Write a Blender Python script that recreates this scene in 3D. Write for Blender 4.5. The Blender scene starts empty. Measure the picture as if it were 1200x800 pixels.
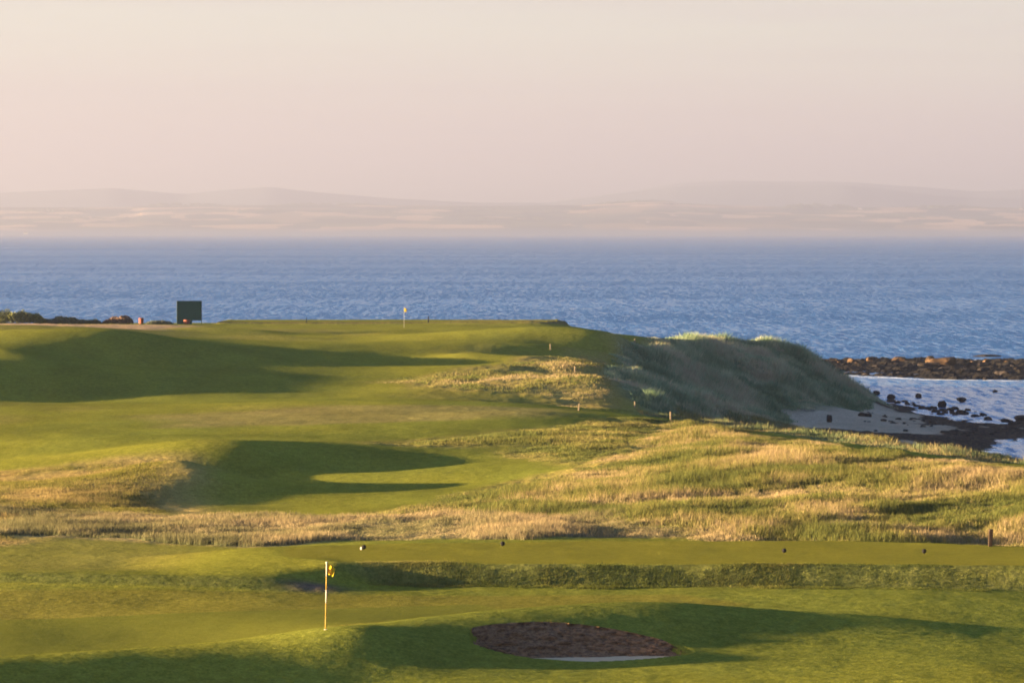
import bpy, math, random
import numpy as np
from mathutils import Vector

# ------------------------------------------------------------------ camera, sky, sun, exposure
sc = bpy.context.scene
col = sc.collection
F = 6000.0            # focal length in photo pixels (photo 1200 x 800)
H = 20.0              # eye height above the sea
V0 = 270.0            # row of the horizon
cam_d = bpy.data.cameras.new('camera'); cam = bpy.data.objects.new('camera', cam_d); col.objects.link(cam)
cam_d.sensor_width = 36.0; cam_d.lens = 36.0*F/1200.0
cam_d.shift_y = -(400.0-V0)/1200.0
cam_d.clip_start = 1.0; cam_d.clip_end = 120000.0
cam.location = (0, 0, H); cam.rotation_euler = (math.radians(90), 0, 0)
sc.camera = cam

SUN_EL = math.radians(4.8)
SUN_AZ = math.radians(-3.5)      # towards +Y from due left (-X)
sun_vec = Vector((-math.cos(SUN_EL)*math.cos(SUN_AZ), math.cos(SUN_EL)*math.sin(SUN_AZ), math.sin(SUN_EL)))
w = bpy.data.worlds.new('World'); sc.world = w; w.use_nodes = True
nt = w.node_tree; nt.nodes.clear()
wo = nt.nodes.new('ShaderNodeOutputWorld'); bg = nt.nodes.new('ShaderNodeBackground')
sky = nt.nodes.new('ShaderNodeTexSky'); sky.sky_type = 'NISHITA'; sky.sun_disc = False
sky.sun_elevation = SUN_EL; sky.sun_rotation = math.atan2(sun_vec.x, sun_vec.y)
sky.altitude = 20; sky.air_density = 1.0; sky.dust_density = 1.0; sky.ozone_density = 2.0
tc = nt.nodes.new('ShaderNodeTexCoord'); sep = nt.nodes.new('ShaderNodeSeparateXYZ')
nt.links.new(tc.outputs['Generated'], sep.inputs[0])
# evening haze of the air: warm pink low down, cream above it, open blue overhead
ramp = nt.nodes.new('ShaderNodeValToRGB'); cr = ramp.color_ramp
cr.elements[0].position = 0.0; cr.elements[0].color = (0.535, 0.432, 0.432, 1)
cr.elements[1].position = 1.0; cr.elements[1].color = (0.05, 0.18, 0.36, 1)
for p, c in ((0.012, (0.555, 0.447, 0.445)), (0.022, (0.57, 0.475, 0.45)), (0.034, (0.58, 0.535, 0.47)), (0.05, (0.57, 0.55, 0.49)), (0.09, (0.50, 0.47, 0.45)),
             (0.20, (0.20, 0.33, 0.56)), (0.5, (0.08, 0.21, 0.40))):
    e = cr.elements.new(p); e.color = (*c, 1)
nt.links.new(sep.outputs['Z'], ramp.inputs[0])
# faint flat streaks of cloud
mp = nt.nodes.new('ShaderNodeMapping'); mp.inputs['Scale'].default_value = (7, 7, 170)
nz = nt.nodes.new('ShaderNodeTexNoise'); nz.inputs['Scale'].default_value = 1.0; nz.inputs['Detail'].default_value = 3
nt.links.new(tc.outputs['Generated'], mp.inputs[0]); nt.links.new(mp.outputs[0], nz.inputs['Vector'])
nr = nt.nodes.new('ShaderNodeMapRange'); nr.inputs[1].default_value = .45; nr.inputs[2].default_value = .75
nr.inputs[3].default_value = 0.0; nr.inputs[4].default_value = 0.35
nt.links.new(nz.outputs[0], nr.inputs[0])
cl = nt.nodes.new('ShaderNodeMixRGB'); cl.inputs[2].default_value = (0.50, 0.40, 0.42, 1)
nt.links.new(nr.outputs[0], cl.inputs[0]); nt.links.new(ramp.outputs[0], cl.inputs[1])
sc1 = nt.nodes.new('ShaderNodeMixRGB'); sc1.blend_type = 'MULTIPLY'; sc1.inputs[0].default_value = 1
sc1.inputs[2].default_value = (1.0, 1.0, 1.0, 1)
nt.links.new(cl.outputs[0], sc1.inputs[1])
SKYGAIN = 0.68
sc1.inputs[2].default_value = (SKYGAIN, SKYGAIN, SKYGAIN, 1)
mx = nt.nodes.new('ShaderNodeMixRGB'); mx.inputs[0].default_value = 0.97
nt.links.new(sky.outputs[0], mx.inputs[1]); nt.links.new(sc1.outputs[0], mx.inputs[2])
nt.links.new(mx.outputs[0], bg.inputs['Color']); bg.inputs['Strength'].default_value = 0.15
nt.links.new(bg.outputs[0], wo.inputs[0])

sun_d = bpy.data.lights.new('sun', 'SUN'); sun_d.energy = 5.0; sun_d.angle = math.radians(0.6); sun_d.color = (1.0, 0.68, 0.33)
sun = bpy.data.objects.new('sun', sun_d); col.objects.link(sun)
sun.rotation_euler = (-sun_vec).to_track_quat('-Z', 'Y').to_euler(); sun.location = (-100, 100, 100)
vs = sc.view_settings
vs.view_transform = 'Standard'; vs.look = 'None'; vs.exposure = 3.75; vs.gamma = 1.0; vs.use_curve_mapping = False
sc.cycles.volume_bounces = 0; sc.cycles.max_bounces = 5; sc.cycles.diffuse_bounces = 2
sc.cycles.transparent_max_bounces = 8
sc.cycles.filter_width = 1.8

rng = np.random.default_rng(7); random.seed(7)

# ------------------------------------------------------------------ noise
def _hash(ix, iy, seed):
    n = (ix.astype(np.int64)*374761393 + iy.astype(np.int64)*668265263 + seed*982451653) & 0xFFFFFFFF
    n = ((n ^ (n >> 13))*1274126177) & 0xFFFFFFFF
    n = (n ^ (n >> 16)) & 0xFFFFFFFF
    return n.astype(np.float64)/4294967295.0
def vnoise(x, y, seed=0):
    ix = np.floor(x); iy = np.floor(y); fx = x-ix; fy = y-iy
    fx = fx*fx*fx*(fx*(fx*6-15)+10); fy = fy*fy*fy*(fy*(fy*6-15)+10)
    a = _hash(ix, iy, seed); b = _hash(ix+1, iy, seed); c = _hash(ix, iy+1, seed); d = _hash(ix+1, iy+1, seed)
    return (a*(1-fx)+b*fx)*(1-fy) + (c*(1-fx)+d*fx)*fy - 0.5
def fbm(x, y, scale, octs=4, seed=0, gain=.5):
    x = np.asarray(x, float)/scale; y = np.asarray(y, float)/scale
    r = 0; a = 1.0
    for i in range(octs):
        r = r + a*vnoise(x*2**i+17.3*i, y*2**i-9.1*i, seed+i); a *= gain
    return r
def sm(a, b, x):
    t = np.clip((np.asarray(x, float)-a)/(b-a), 0, 1); return t*t*(3-2*t)

# ------------------------------------------------------------------ landform
def P(u, v, Y): return ((u-600.0)*Y/F, Y, H-(v-V0)*Y/F)          # a point sighted at row v, Y metres away
def Q(u, Y, z): return ((u-600.0)*Y/F, Y, z)
CP = [
 # land in front of the camera's hill and around the near green
 Q(0,30,14), Q(600,30,14.5), Q(1200,30,14), Q(-2600,60,11), Q(3600,60,9), Q(0,90,7.5), Q(600,90,7.2), Q(1200,90,7.0), Q(-600,110,7.5), Q(1900,110,6.0),
 Q(0,140,6.1), Q(600,140,6.0), Q(1200,140,6.0),
 P(560,800,158), P(580,783,163), P(690,780,163.6), P(800,770,165.6), Q(560,168,6.2), Q(680,168,6.25), Q(800,168,6.2), P(860,765,167), Q(200,150,5.6), Q(450,155,5.8), Q(0,146,5.7), P(900,800,158), P(1200,800,158), P(1200,770,166), P(1000,770,165.5),
 P(1200,735,176), P(1200,705,184), P(900,695,187.5), P(600,700,186), P(380,705,184), P(200,705,184), P(0,707,183.5), P(-300,707,183),
 P(0,745,170.5), P(200,742,171.5), P(383,737,170.9), P(200,720,178), P(600,712,181),
 # lawn left of the tee, and the ground under and behind the tee
 P(0,690,187), P(200,690,187), P(0,660,201), P(200,660,201), P(340,650,206), P(0,632,218), P(300,640,214), P(560,632,214),
 P(900,632,214), P(1200,640,212), P(1500,650,208),
 # rough behind the tee
 P(0,605,235), P(300,608,234), P(600,606,232), P(900,606,223), P(1200,612,218), P(1500,615,215),
 P(900,575,240), P(1200,575,235), P(1450,560,238), P(700,575,247), P(560,590,245),
 # crest of the coastal dune ridge
 P(1400,560,245), P(1200,544,257), P(1120,538,268), P(1050,527,280), P(980,520,292), P(900,507,312), P(850,500,328), P(800,491,345), P(740,487,372),
 Q(1550,275,3.5), Q(1350,300,4.2), Q(1220,320,4.0), Q(1080,345,3.6), Q(980,370,3.2), Q(900,395,3.0), Q(840,420,3.0),
 # hollow in shade and the bank to its left
 P(0,575,252), P(100,560,262), P(180,548,268), P(250,536,272), P(300,526,275), P(345,523,279),
 P(225,547,263), Q(225,256,7.85), Q(290,264,6.95), Q(320,269,7.0), Q(380,275,7.2), P(280,583,252), P(400,578,255), Q(520,264,6.95), Q(430,270,7.15), Q(380,262,6.8), Q(450,264,6.85), P(620,545,272), P(400,515,296), P(500,515,298), P(620,515,298),
 P(700,530,285), P(760,510,310), P(200,600,241), P(400,598,243),
 # mid fairway with its swales
 P(0,540,285), P(150,520,298), P(0,515,308), P(0,490,338), P(200,498,322), P(400,498,318), P(600,500,315), P(700,500,322),
 P(200,478,357), P(400,485,338), P(500,478,350), P(600,480,348), P(690,480,352), P(0,470,375), P(200,466,388), P(400,458,400), P(500,445,416), P(600,440,420), P(680,450,405),
 # shaded valley
 P(0,464,388), P(150,462,392), P(300,457,399), P(420,440,419), P(520,428,438), P(620,422,455), P(300,432,422), P(200,432,415),P(420,425,436),
 # hill that throws the shade
 P(0,410,415), Q(-100,412,9.7), Q(0,400,9.5), Q(-70,395,9.6), Q(60,430,11.1), P(60,385,441), P(125,385,438), P(0,385,443), Q(60,458,11.1), P(100,420,420), P(160,428,420), P(170,389,440), P(200,394,442), P(267,404,450), P(360,412,447), P(450,414,449), P(547,417,453),
 Q(-200,450,10.2), Q(-400,450,9.2), Q(-700,440,8.6), Q(-1000,400,8.6), Q(-330,385,9.4), Q(-300,335,7.8), Q(-500,400,9.0), Q(-250,396,10.1), Q(-600,500,9.2), Q(-130,385,8.4),
 # far plain and the plateau of the far green
 P(60,382,505), P(200,389,505), P(300,397,498), P(450,404,488), P(600,409,480), P(300,388,540), P(450,390,535), P(560,396,520), P(650,405,495),
 P(700,402,515), P(640,390,545), P(450,384,570), P(300,384,570), P(100,381,560), P(-200,381,560),P(600,384,572), P(680,388,560), P(720,393,560), P(760,401,560),
 P(450,381,592), P(200,380,592), P(0,380,592), P(600,381,590), P(-300,380,592), P(660,383,592), P(720,394,592), P(765,405,592), P(800,425,605), P(720,400,620), P(650,390,635), Q(500,660,4), Q(0,625,8.3), Q(200,625,8.3), Q(400,625,8.3), Q(550,625,7.8), Q(-300,630,8.3), Q(200,608,9.0), Q(400,608,9.0), Q(0,608,9.0),
 # shoulder down to the marram dune
 P(560,430,427), P(640,420,447), P(700,418,468), P(690,440,430), P(720,460,414), P(640,455,402), P(735,406,500), 
 # the marram dune
 P(762,403,532), P(800,402,548), P(840,402,558), P(880,404,563), P(920,410,562), P(950,421,560), P(975,440,560), P(1000,457,558), P(1030,472,563), P(1060,475,575),
 P(720,438,480), P(760,432,500), P(740,455,455), P(780,470,462), P(820,450,510), P(870,455,520), P(920,460,530), P(800,483,490), P(870,485,522), P(930,480,534), P(990,477,546),
 P(840,425,538), P(900,432,540), Q(820,590,3), Q(900,590,2.5), Q(960,585,1.5), Q(800,620,0.5), Q(900,615,-0.6), Q(980,600,-.6),
 # beach and shore
 Q(900,510,1.3), Q(950,500,1.25), Q(1000,505,1.1), Q(1000,530,1.2), Q(1050,520,.9), Q(1050,545,.6), Q(1100,525,.45), Q(1100,545,.1), Q(1060,575,.0), Q(1150,535,-.2), Q(1200,525,.1), Q(1270,505,.1),
 Q(1200,560,-.9), Q(1100,600,-1.2), Q(1300,620,-1.5), Q(1000,480,1.2), Q(1100,490,.5), Q(1180,505,.25), Q(1130,475,.3), Q(1200,480,-.35), Q(1300,490,-.6), Q(1230,460,-.5),Q(1150,455,.2), Q(1000,450,1.4),
 Q(1100,425,1.2), Q(1200,430,-.3), Q(900,460,1.8), Q(1000,410,2.0), Q(1300,400,0.2), Q(1500,400,-1.5), Q(1600,330,-.5), Q(1900,300,-2), Q(2000,400,-3), Q(1900,500,-3), Q(1500,560,-2), Q(1900,240,0),
 # open sea bed, and land running off to the left
 Q(1200,700,-2.5), Q(900,700,-3), Q(600,700,-2), Q(300,700,-1), Q(0,680,2), Q(-300,680,2), Q(1500,700,-3), Q(0,740,-3), Q(-600,740,-3), Q(2500,300,-4), Q(2600,200,-2), Q(2600,700,-4),
 Q(-1500,300,9), Q(-1500,500,9.5), Q(-1500,620,8), Q(-800,300,8), Q(-800,200,7.5), Q(-1500,180,8), Q(-700,600,9.4), Q(-1500,720,0), Q(-400,230,7), Q(-300,200,6.9),Q(-400,270,7.3), Q(-900,250,8.0)]
CP = np.array(CP)
def _U(d2): return np.where(d2 > 0, d2*np.log(np.maximum(d2, 1e-9)), 0)
def tps_fit(p, z, lam):
    n = len(p); S = 100.0; q = p/S
    K = _U(((q[:, None]-q[None])**2).sum(-1)) + lam*np.eye(n)
    A = np.zeros((n+3, n+3)); A[:n, :n] = K; A[:n, n] = 1; A[:n, n+1:] = q; A[n, :n] = 1; A[n+1:, :n] = q.T
    return np.linalg.solve(A, np.r_[z, 0, 0, 0])
_W = tps_fit(CP[:, :2], CP[:, 2], 2e-6)
def tps(X, Y):
    sh = np.shape(X); X = np.ravel(X)/100.0; Y = np.ravel(Y)/100.0
    out = np.empty(len(X)); n = len(CP); q = CP[:, :2]/100.0
    for i in range(0, len(X), 20000):
        s = slice(i, i+20000)
        d2 = (X[s, None]-q[None, :, 0])**2 + (Y[s, None]-q[None, :, 1])**2
        out[s] = _U(d2) @ _W[:n] + _W[n] + X[s]*_W[n+1] + Y[s]*_W[n+2]
    return out.reshape(sh)

def polydist(X, Y, poly, closed=True):
    """distance to a polyline, and the parameter index along it"""
    best = np.full(np.shape(X), 1e9); par = np.zeros(np.shape(X))
    n = len(poly); m = n if closed else n-1
    for i in range(m):
        ax, ay = poly[i][:2]; bx, by = poly[(i+1) % n][:2]
        dx, dy = bx-ax, by-ay; t = np.clip(((X-ax)*dx+(Y-ay)*dy)/(dx*dx+dy*dy+1e-9), 0, 1)
        d = np.hypot(X-ax-t*dx, Y-ay-t*dy); k = d < best
        best = np.where(k, d, best); par = np.where(k, i+t, par)
    return best, par
def inside(X, Y, poly):
    c = np.zeros(np.shape(X), bool); n = len(poly)
    for i in range(n):
        ax, ay = poly[i][:2]; bx, by = poly[(i+1) % n][:2]
        if ay == by: continue
        k = ((ay > Y) != (by > Y)) & (X < (bx-ax)*(Y-ay)/(by-ay)+ax); c ^= k
    return c
def sdf(X, Y, poly):
    d, _ = polydist(X, Y, poly); return np.where(inside(X, Y, poly), -d, d)

# mound that carries the near bunker: crest line (x, y, z)
RIDGE = [P(-500,790,150), P(-200,780,154), P(0,770,158), P(200,757,162), P(390,740.5,166), P(500,723,170), P(640,710,173), P(760,703,175), P(850,709,176), P(930,716,176.5)]
for _ in range(3):      # round the corners of the crest line
    q_ = [RIDGE[0]]
    for a_, b_ in zip(RIDGE[:-1], RIDGE[1:]): q_ += [tuple(.75*a_[k]+.25*b_[k] for k in range(3)), tuple(.25*a_[k]+.75*b_[k] for k in range(3))]
    RIDGE = q_+[RIDGE[-1]]
def ridge(X, Y, z):
    near = (Y > 135) & (Y < 195)
    d, par = polydist(X, Y, RIDGE, False)
    zz = np.interp(par, np.arange(len(RIDGE)), [r[2] for r in RIDGE])
    # side: far side is gentle towards the green, near side steeper
    yl = np.interp(X, [r[0] for r in RIDGE], [r[1] for r in RIDGE])
    far = Y > yl
    wd = np.where(far, 2.6, 4.6)
    g = np.exp(-(d/wd)**2)
    add = np.maximum(zz-z, -0.2)*g
    fade = 1.0-sm(8, 10.5, X)*0.0
    return z + np.where(near, add*fade, 0)
# tee platform outline in plan (x, y)
TEE = [P(400,664,191.5)[:2], (0, 191.3), (10, 190.9), (30, 190.0), (30, 200), P(1180,640,203)[:2], P(1000,633,206.5)[:2], P(700,633,206.5)[:2], P(450,638,204.5)[:2], P(330,644,202)[:2], P(330,655,196)[:2]]
TEEZ = 7.56
# platform behind the far green
PLAT = [(-34, 596.5), (3.5, 596.5), (6, 600), (5, 612), (-34, 612)]
BUNK_X0, BUNK_X1 = P(550,760,168)[0], P(812,760,168)[0]
def bunk_top(X):      # plan y of the upper edge of the bunker face
    t = np.clip((X-BUNK_X0)/(BUNK_X1-BUNK_X0), 0, 1)
    return 167.4 + 2.35*np.sin(np.pi*np.clip(t, 0, 1))**0.55
def bunk_in(X, Y):
    t = np.clip((X-BUNK_X0)/(BUNK_X1-BUNK_X0), 0, 1)
    lo = 166.0 - 2.0*np.sin(np.pi*t)**0.7 + 1.1*t
    hi = bunk_top(X)
    return np.minimum.reduce([Y-lo, hi-Y, (X-BUNK_X0)*.8, (BUNK_X1-X)*.8])
SHOULDER = [P(745,478,378)[:2], P(722,455,405)[:2], P(708,438,432)[:2], P(722,422,465)[:2], P(752,410,500)[:2], P(800,404,540)[:2]]
def height(X, Y, fine=True):
    X = np.asarray(X, float); Y = np.asarray(Y, float)
    z = tps(X, Y)
    land = sm(0.5, 3, z)
    z = z + land*(fbm(X, Y*0.6, 26, 3, 3)*0.16)
    z = ridge(X, Y, z)
    # tee
    d = sdf(X, Y, TEE)
    wdt = 0.85 + 6*sm(-4, -12, X)
    k = 1-sm(0.0, 1, (d+.0)/wdt)
    z = np.where(d < 9, z + np.maximum(TEEZ-(Y-190)*0.004-z, 0)*k, z)
    # low bank that runs on to the left of the tee
    yb = 188.3 + 0.8*np.sin(X*.21)
    bank = sm(yb-.8, yb+.9, Y)*(1-sm(yb+.5, yb+9, Y))*(1-sm(-9, -4, X))
    z = z + 0.28*bank
    # far platform
    d = sdf(X, Y, PLAT); z = np.where(d < 3, z + np.maximum(9.35-z, 0)*(1-sm(0, .8, d)), z)
    # far bunker
    fb = np.exp(-(((X-5.5)/4.0)**2 + ((Y-549)/6.0)**2)); z = z-1.1*fb
    fb2 = np.exp(-(((X+9)/7.5)**2 + ((Y-541)/8.0)**2)); z = z-1.0*fb2
    # ripple humps in the valley (small shaded crescents)
    for (u, Yc, a, sx, sy) in ((555, 450, .25, 3, 5), (470, 448, -.3, 4, 6), (320, 500, .35, 6, 3), (270, 520, .5, 7, 4), (620, 330, .45, 6, 9), (150, 300, .35, 8, 5), (480, 530, .4, 5, 4), (425, 262.5, -.28, 4.5, 3), (205, 261.5, .28, 2.5, 3.5)):
        xc = (u-600)*Yc/F; z = z + a*np.exp(-(((X-xc)/sx)**2+((Y-Yc)/sy)**2))
    z = z + .40*np.exp(-(((X+4.6)/2.6)**2+((Y-164.2)/2.4)**2))  # low swell left of the near bunker, added to shade its face
    # golden shoulder that runs up to the dune crest
    d, _ = polydist(X, Y, SHOULDER, False); z = z + np.where((Y > 380) & (Y < 600), .62*np.exp(-(d/4.0)**2), 0)
    # near bunker pit
    b = bunk_in(X, Y)
    pit = (Y > 160) & (Y < 173)
    z = np.where(pit & (b > -0.3), z*(1-sm(-.02, .3, b)) + 5.72*sm(-.02, .3, b), z)
    return z

# ------------------------------------------------------------------ ray to ground helper, for placing things
_XG = np.linspace(-75, 75, 601); _YG = np.linspace(140, 660, 1301)
_GX, _GY = np.meshgrid(_XG, _YG)
_GZ = height(_GX, _GY)
def hz(x, y):
    fx = (np.asarray(x, float)+75)/0.25; fy = (np.asarray(y, float)-140)/0.4
    ix = np.clip(fx.astype(int), 0, 599); iy = np.clip(fy.astype(int), 0, 1299); fx = np.clip(fx-ix, 0, 1); fy = np.clip(fy-iy, 0, 1)
    return (_GZ[iy, ix]*(1-fx)+_GZ[iy, ix+1]*fx)*(1-fy)+(_GZ[iy+1, ix]*(1-fx)+_GZ[iy+1, ix+1]*fx)*fy
def hit(u, v, y0=145.0):
    ys = np.arange(y0, 660, .2); xs = (u-600)*ys/F; zr = H-(v-V0)*ys/F
    g = hz(xs, ys); k = np.nonzero(zr <= g)[0]
    j = k[0] if len(k) else int(np.argmin(zr-g))      # a ray just over a skyline takes its nearest crest
    y = ys[j]; return (float(xs[j]), float(y), float(g[j]))
def hp(pts): 
    o = []
    for u, v in pts:
        h = hit(u, v)
        if h is None: h = P(u, v, 600)
        o.append(h[:2])
    return o

# ------------------------------------------------------------------ materials
def new_mat(name):
    m = bpy.data.materials.new(name); m.use_nodes = True; t = m.node_tree
    b = next(n for n in t.nodes if n.type == 'BSDF_PRINCIPLED'); return m, t, b
def nnode(t, typ, **kw):
    n = t.nodes.new(typ)
    for k, v in kw.items(): setattr(n, k, v)
    return n
def noise(t, vec, scale, detail=3, rough=.55, stretch=None):
    if stretch:
        mm = nnode(t, 'ShaderNodeMapping'); mm.inputs['Scale'].default_value = stretch; t.links.new(vec, mm.inputs[0]); vec = mm.outputs[0]
    n = nnode(t, 'ShaderNodeTexNoise'); n.inputs['Scale'].default_value = scale; n.inputs['Detail'].default_value = detail; n.inputs['Roughness'].default_value = rough
    t.links.new(vec, n.inputs['Vector']); return n
def rough_normal(t, terms):
    """normal tipped by noise vectors: terms = [(color socket, (ax, ay, az)) ...]"""
    g = nnode(t, 'ShaderNodeNewGeometry'); cur = g.outputs['Normal']
    for s, amp in terms:
        sub = nnode(t, 'ShaderNodeVectorMath', operation='SUBTRACT'); t.links.new(s, sub.inputs[0]); sub.inputs[1].default_value = (.5, .5, .5)
        ml = nnode(t, 'ShaderNodeVectorMath', operation='MULTIPLY'); t.links.new(sub.outputs[0], ml.inputs[0])
        if isinstance(amp, tuple): ml.inputs[1].default_value = amp
        else: t.links.new(amp, ml.inputs[1])
        ad = nnode(t, 'ShaderNodeVectorMath', operation='ADD'); t.links.new(cur, ad.inputs[0]); t.links.new(ml.outputs[0], ad.inputs[1]); cur = ad.outputs[0]
    nn = nnode(t, 'ShaderNodeVectorMath', operation='NORMALIZE'); t.links.new(cur, nn.inputs[0]); return nn.outputs[0]
def simple(name, c, rough=.6, var=.15, scale=8.0, metal=0.0):
    m, t, b = new_mat(name); tcn = nnode(t, 'ShaderNodeTexCoord'); n = noise(t, tcn.outputs['Object'], scale, 4)
    mr = nnode(t, 'ShaderNodeMapRange'); mr.inputs[3].default_value = 1-var*1.6; mr.inputs[4].default_value = 1+var*1.6; t.links.new(n.outputs[0], mr.inputs[0])
    mu = nnode(t, 'ShaderNodeVectorMath', operation='SCALE'); mu.inputs[0].default_value = c; t.links.new(mr.outputs[0], mu.inputs['Scale'])
    t.links.new(mu.outputs[0], b.inputs['Base Color']); b.inputs['Roughness'].default_value = rough; b.inputs['Metallic'].default_value = metal; b.inputs['Specular IOR Level'].default_value = .08
    return m

def ground_mat(name, tip=1.0):
    m, t, b = new_mat(name); geo = nnode(t, 'ShaderNodeNewGeometry'); pos = geo.outputs['Position']
    at = nnode(t, 'ShaderNodeAttribute', attribute_name='zone'); rg = nnode(t, 'ShaderNodeAttribute', attribute_name='coarse')
    n1 = noise(t, pos, 0.22, 4, .6, (1, .45, 1)); n2 = noise(t, pos, 2.6, 5, .7, (1, .7, 1)); n3 = noise(t, pos, 9, 4, .75, (1, .6, 1))
    # colour variety of the sward
    def scale_by(cs, ns, lo, hi, a=.3, z=.7):
        mr = nnode(t, 'ShaderNodeMapRange'); mr.inputs[1].default_value = a; mr.inputs[2].default_value = z; mr.inputs[3].default_value = lo; mr.inputs[4].default_value = hi; t.links.new(ns, mr.inputs[0])
        mu = nnode(t, 'ShaderNodeVectorMath', operation='SCALE'); t.links.new(cs, mu.inputs[0]); t.links.new(mr.outputs[0], mu.inputs['Scale']); return mu.outputs[0]
    c = scale_by(at.outputs['Color'], n1.outputs[0], .82, 1.18)
    c = scale_by(c, n2.outputs[0], .75, 1.25)
    c = scale_by(c, n3.outputs[0], .62, 1.38)
    # dry straw flecks where it is coarse
    mr = nnode(t, 'ShaderNodeMapRange'); mr.inputs[1].default_value = .48; mr.inputs[2].default_value = .7; t.links.new(n2.outputs[0], mr.inputs[0])
    fm = nnode(t, 'ShaderNodeMath', operation='MULTIPLY'); t.links.new(mr.outputs[0], fm.inputs[0]); t.links.new(rg.outputs['Fac'], fm.inputs[1])
    fm2 = nnode(t, 'ShaderNodeMath', operation='MULTIPLY'); t.links.new(fm.outputs[0], fm2.inputs[0]); fm2.inputs[1].default_value = .45
    mixc = nnode(t, 'ShaderNodeMixRGB'); mixc.inputs[2].default_value = (.22, .17, .08, 1); t.links.new(fm2.outputs[0], mixc.inputs[0])
    cf = nnode(t, 'ShaderNodeMath', operation='MULTIPLY_ADD', use_clamp=True); t.links.new(rg.outputs['Fac'], cf.inputs[0]); cf.inputs[1].default_value = 3.5; cf.inputs[2].default_value = .25
    cs = nnode(t, 'ShaderNodeMixRGB'); t.links.new(cf.outputs[0], cs.inputs[0]); t.links.new(at.outputs['Color'], cs.inputs[1]); t.links.new(c, cs.inputs[2]); t.links.new(cs.outputs[0], mixc.inputs[1])
    t.links.new(mixc.outputs[0], b.inputs['Base Color'])
    b.inputs['Roughness'].default_value = 1; b.inputs['Specular IOR Level'].default_value = 0
    # blades are far smaller than a pixel: tip the normals
    f1 = noise(t, pos, 30, 2, .6, (1, .6, 1)); f2 = noise(t, pos, 5.0, 4, .7, (1, .6, 1))
    am = nnode(t, 'ShaderNodeMath', operation='MULTIPLY_ADD'); t.links.new(rg.outputs['Fac'], am.inputs[0]); am.inputs[1].default_value = 1.1*tip; am.inputs[2].default_value = .08*tip
    am1 = nnode(t, 'ShaderNodeMath', operation='MULTIPLY_ADD'); t.links.new(rg.outputs['Fac'], am1.inputs[0]); am1.inputs[1].default_value = 1.3*tip; am1.inputs[2].default_value = .36*tip
    nrm = rough_normal(t, [(f1.outputs['Color'], am1.outputs[0]), (f2.outputs['Color'], am.outputs[0])])
    t.links.new(nrm, b.inputs['Normal'])
    return m

def blade_mat(name):
    m, t, b = new_mat(name)
    at = nnode(t, 'ShaderNodeAttribute', attribute_name='tint')
    d = nnode(t, 'ShaderNodeBsdfDiffuse'); tr = nnode(t, 'ShaderNodeBsdfTranslucent'); mxs = nnode(t, 'ShaderNodeMixShader'); mxs.inputs[0].default_value = .35
    t.links.new(at.outputs['Color'], d.inputs['Color']); t.links.new(at.outputs['Color'], tr.inputs['Color'])
    t.links.new(d.outputs[0], mxs.inputs[1]); t.links.new(tr.outputs[0], mxs.inputs[2])
    t.nodes.remove(b); out = next(n for n in t.nodes if n.type == 'OUTPUT_MATERIAL'); t.links.new(mxs.outputs[0], out.inputs['Surface'])
    return m
M_ground = ground_mat('turf'); M_blade = blade_mat('grass blades')

# ------------------------------------------------------------------ object helpers
def tag(o, label=None, cat=None, group=None, kind=None):
    if label: o['label'] = label
    if cat: o['category'] = cat
    if group: o['group'] = group
    if kind: o['kind'] = kind
    return o
def link(name, me, mat, parent=None, loc=None):
    o = bpy.data.objects.new(name, me); col.objects.link(o)
    if mat: me.materials.append(mat)
    if parent: o.parent = parent
    if loc is not None: o.location = loc
    return o
def empty(name, loc, rz=0):
    o = bpy.data.objects.new(name, None); col.objects.link(o); o.location = loc; o.rotation_euler = (0, 0, rz); o.empty_display_size = .3; return o
def np_mesh(name, verts, faces, smooth=True):
    me = bpy.data.meshes.new(name); v = np.asarray(verts, np.float32); f = np.asarray(faces, np.int32)
    me.vertices.add(len(v)); me.vertices.foreach_set('co', v.ravel())
    k = f.shape[1]; me.loops.add(f.size); me.loops.foreach_set('vertex_index', f.ravel())
    me.polygons.add(len(f)); me.polygons.foreach_set('loop_start', np.arange(0, f.size, k, dtype=np.int32))
    me.polygons.foreach_set('loop_total', np.full(len(f), k, np.int32))
    me.polygons.foreach_set('use_smooth', np.full(len(f), smooth)); me.update(calc_edges=True); me.validate(); return me
def set_col(me, name, c):
    a = me.attributes.new(name, 'FLOAT_COLOR', 'POINT'); c4 = np.ones((len(me.vertices), 4), np.float32); c4[:, :3] = c; a.data.foreach_set('color', c4.ravel())
def set_f(me, name, f):
    a = me.attributes.new(name, 'FLOAT', 'POINT'); a.data.foreach_set('value', np.asarray(f, np.float32))

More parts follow.
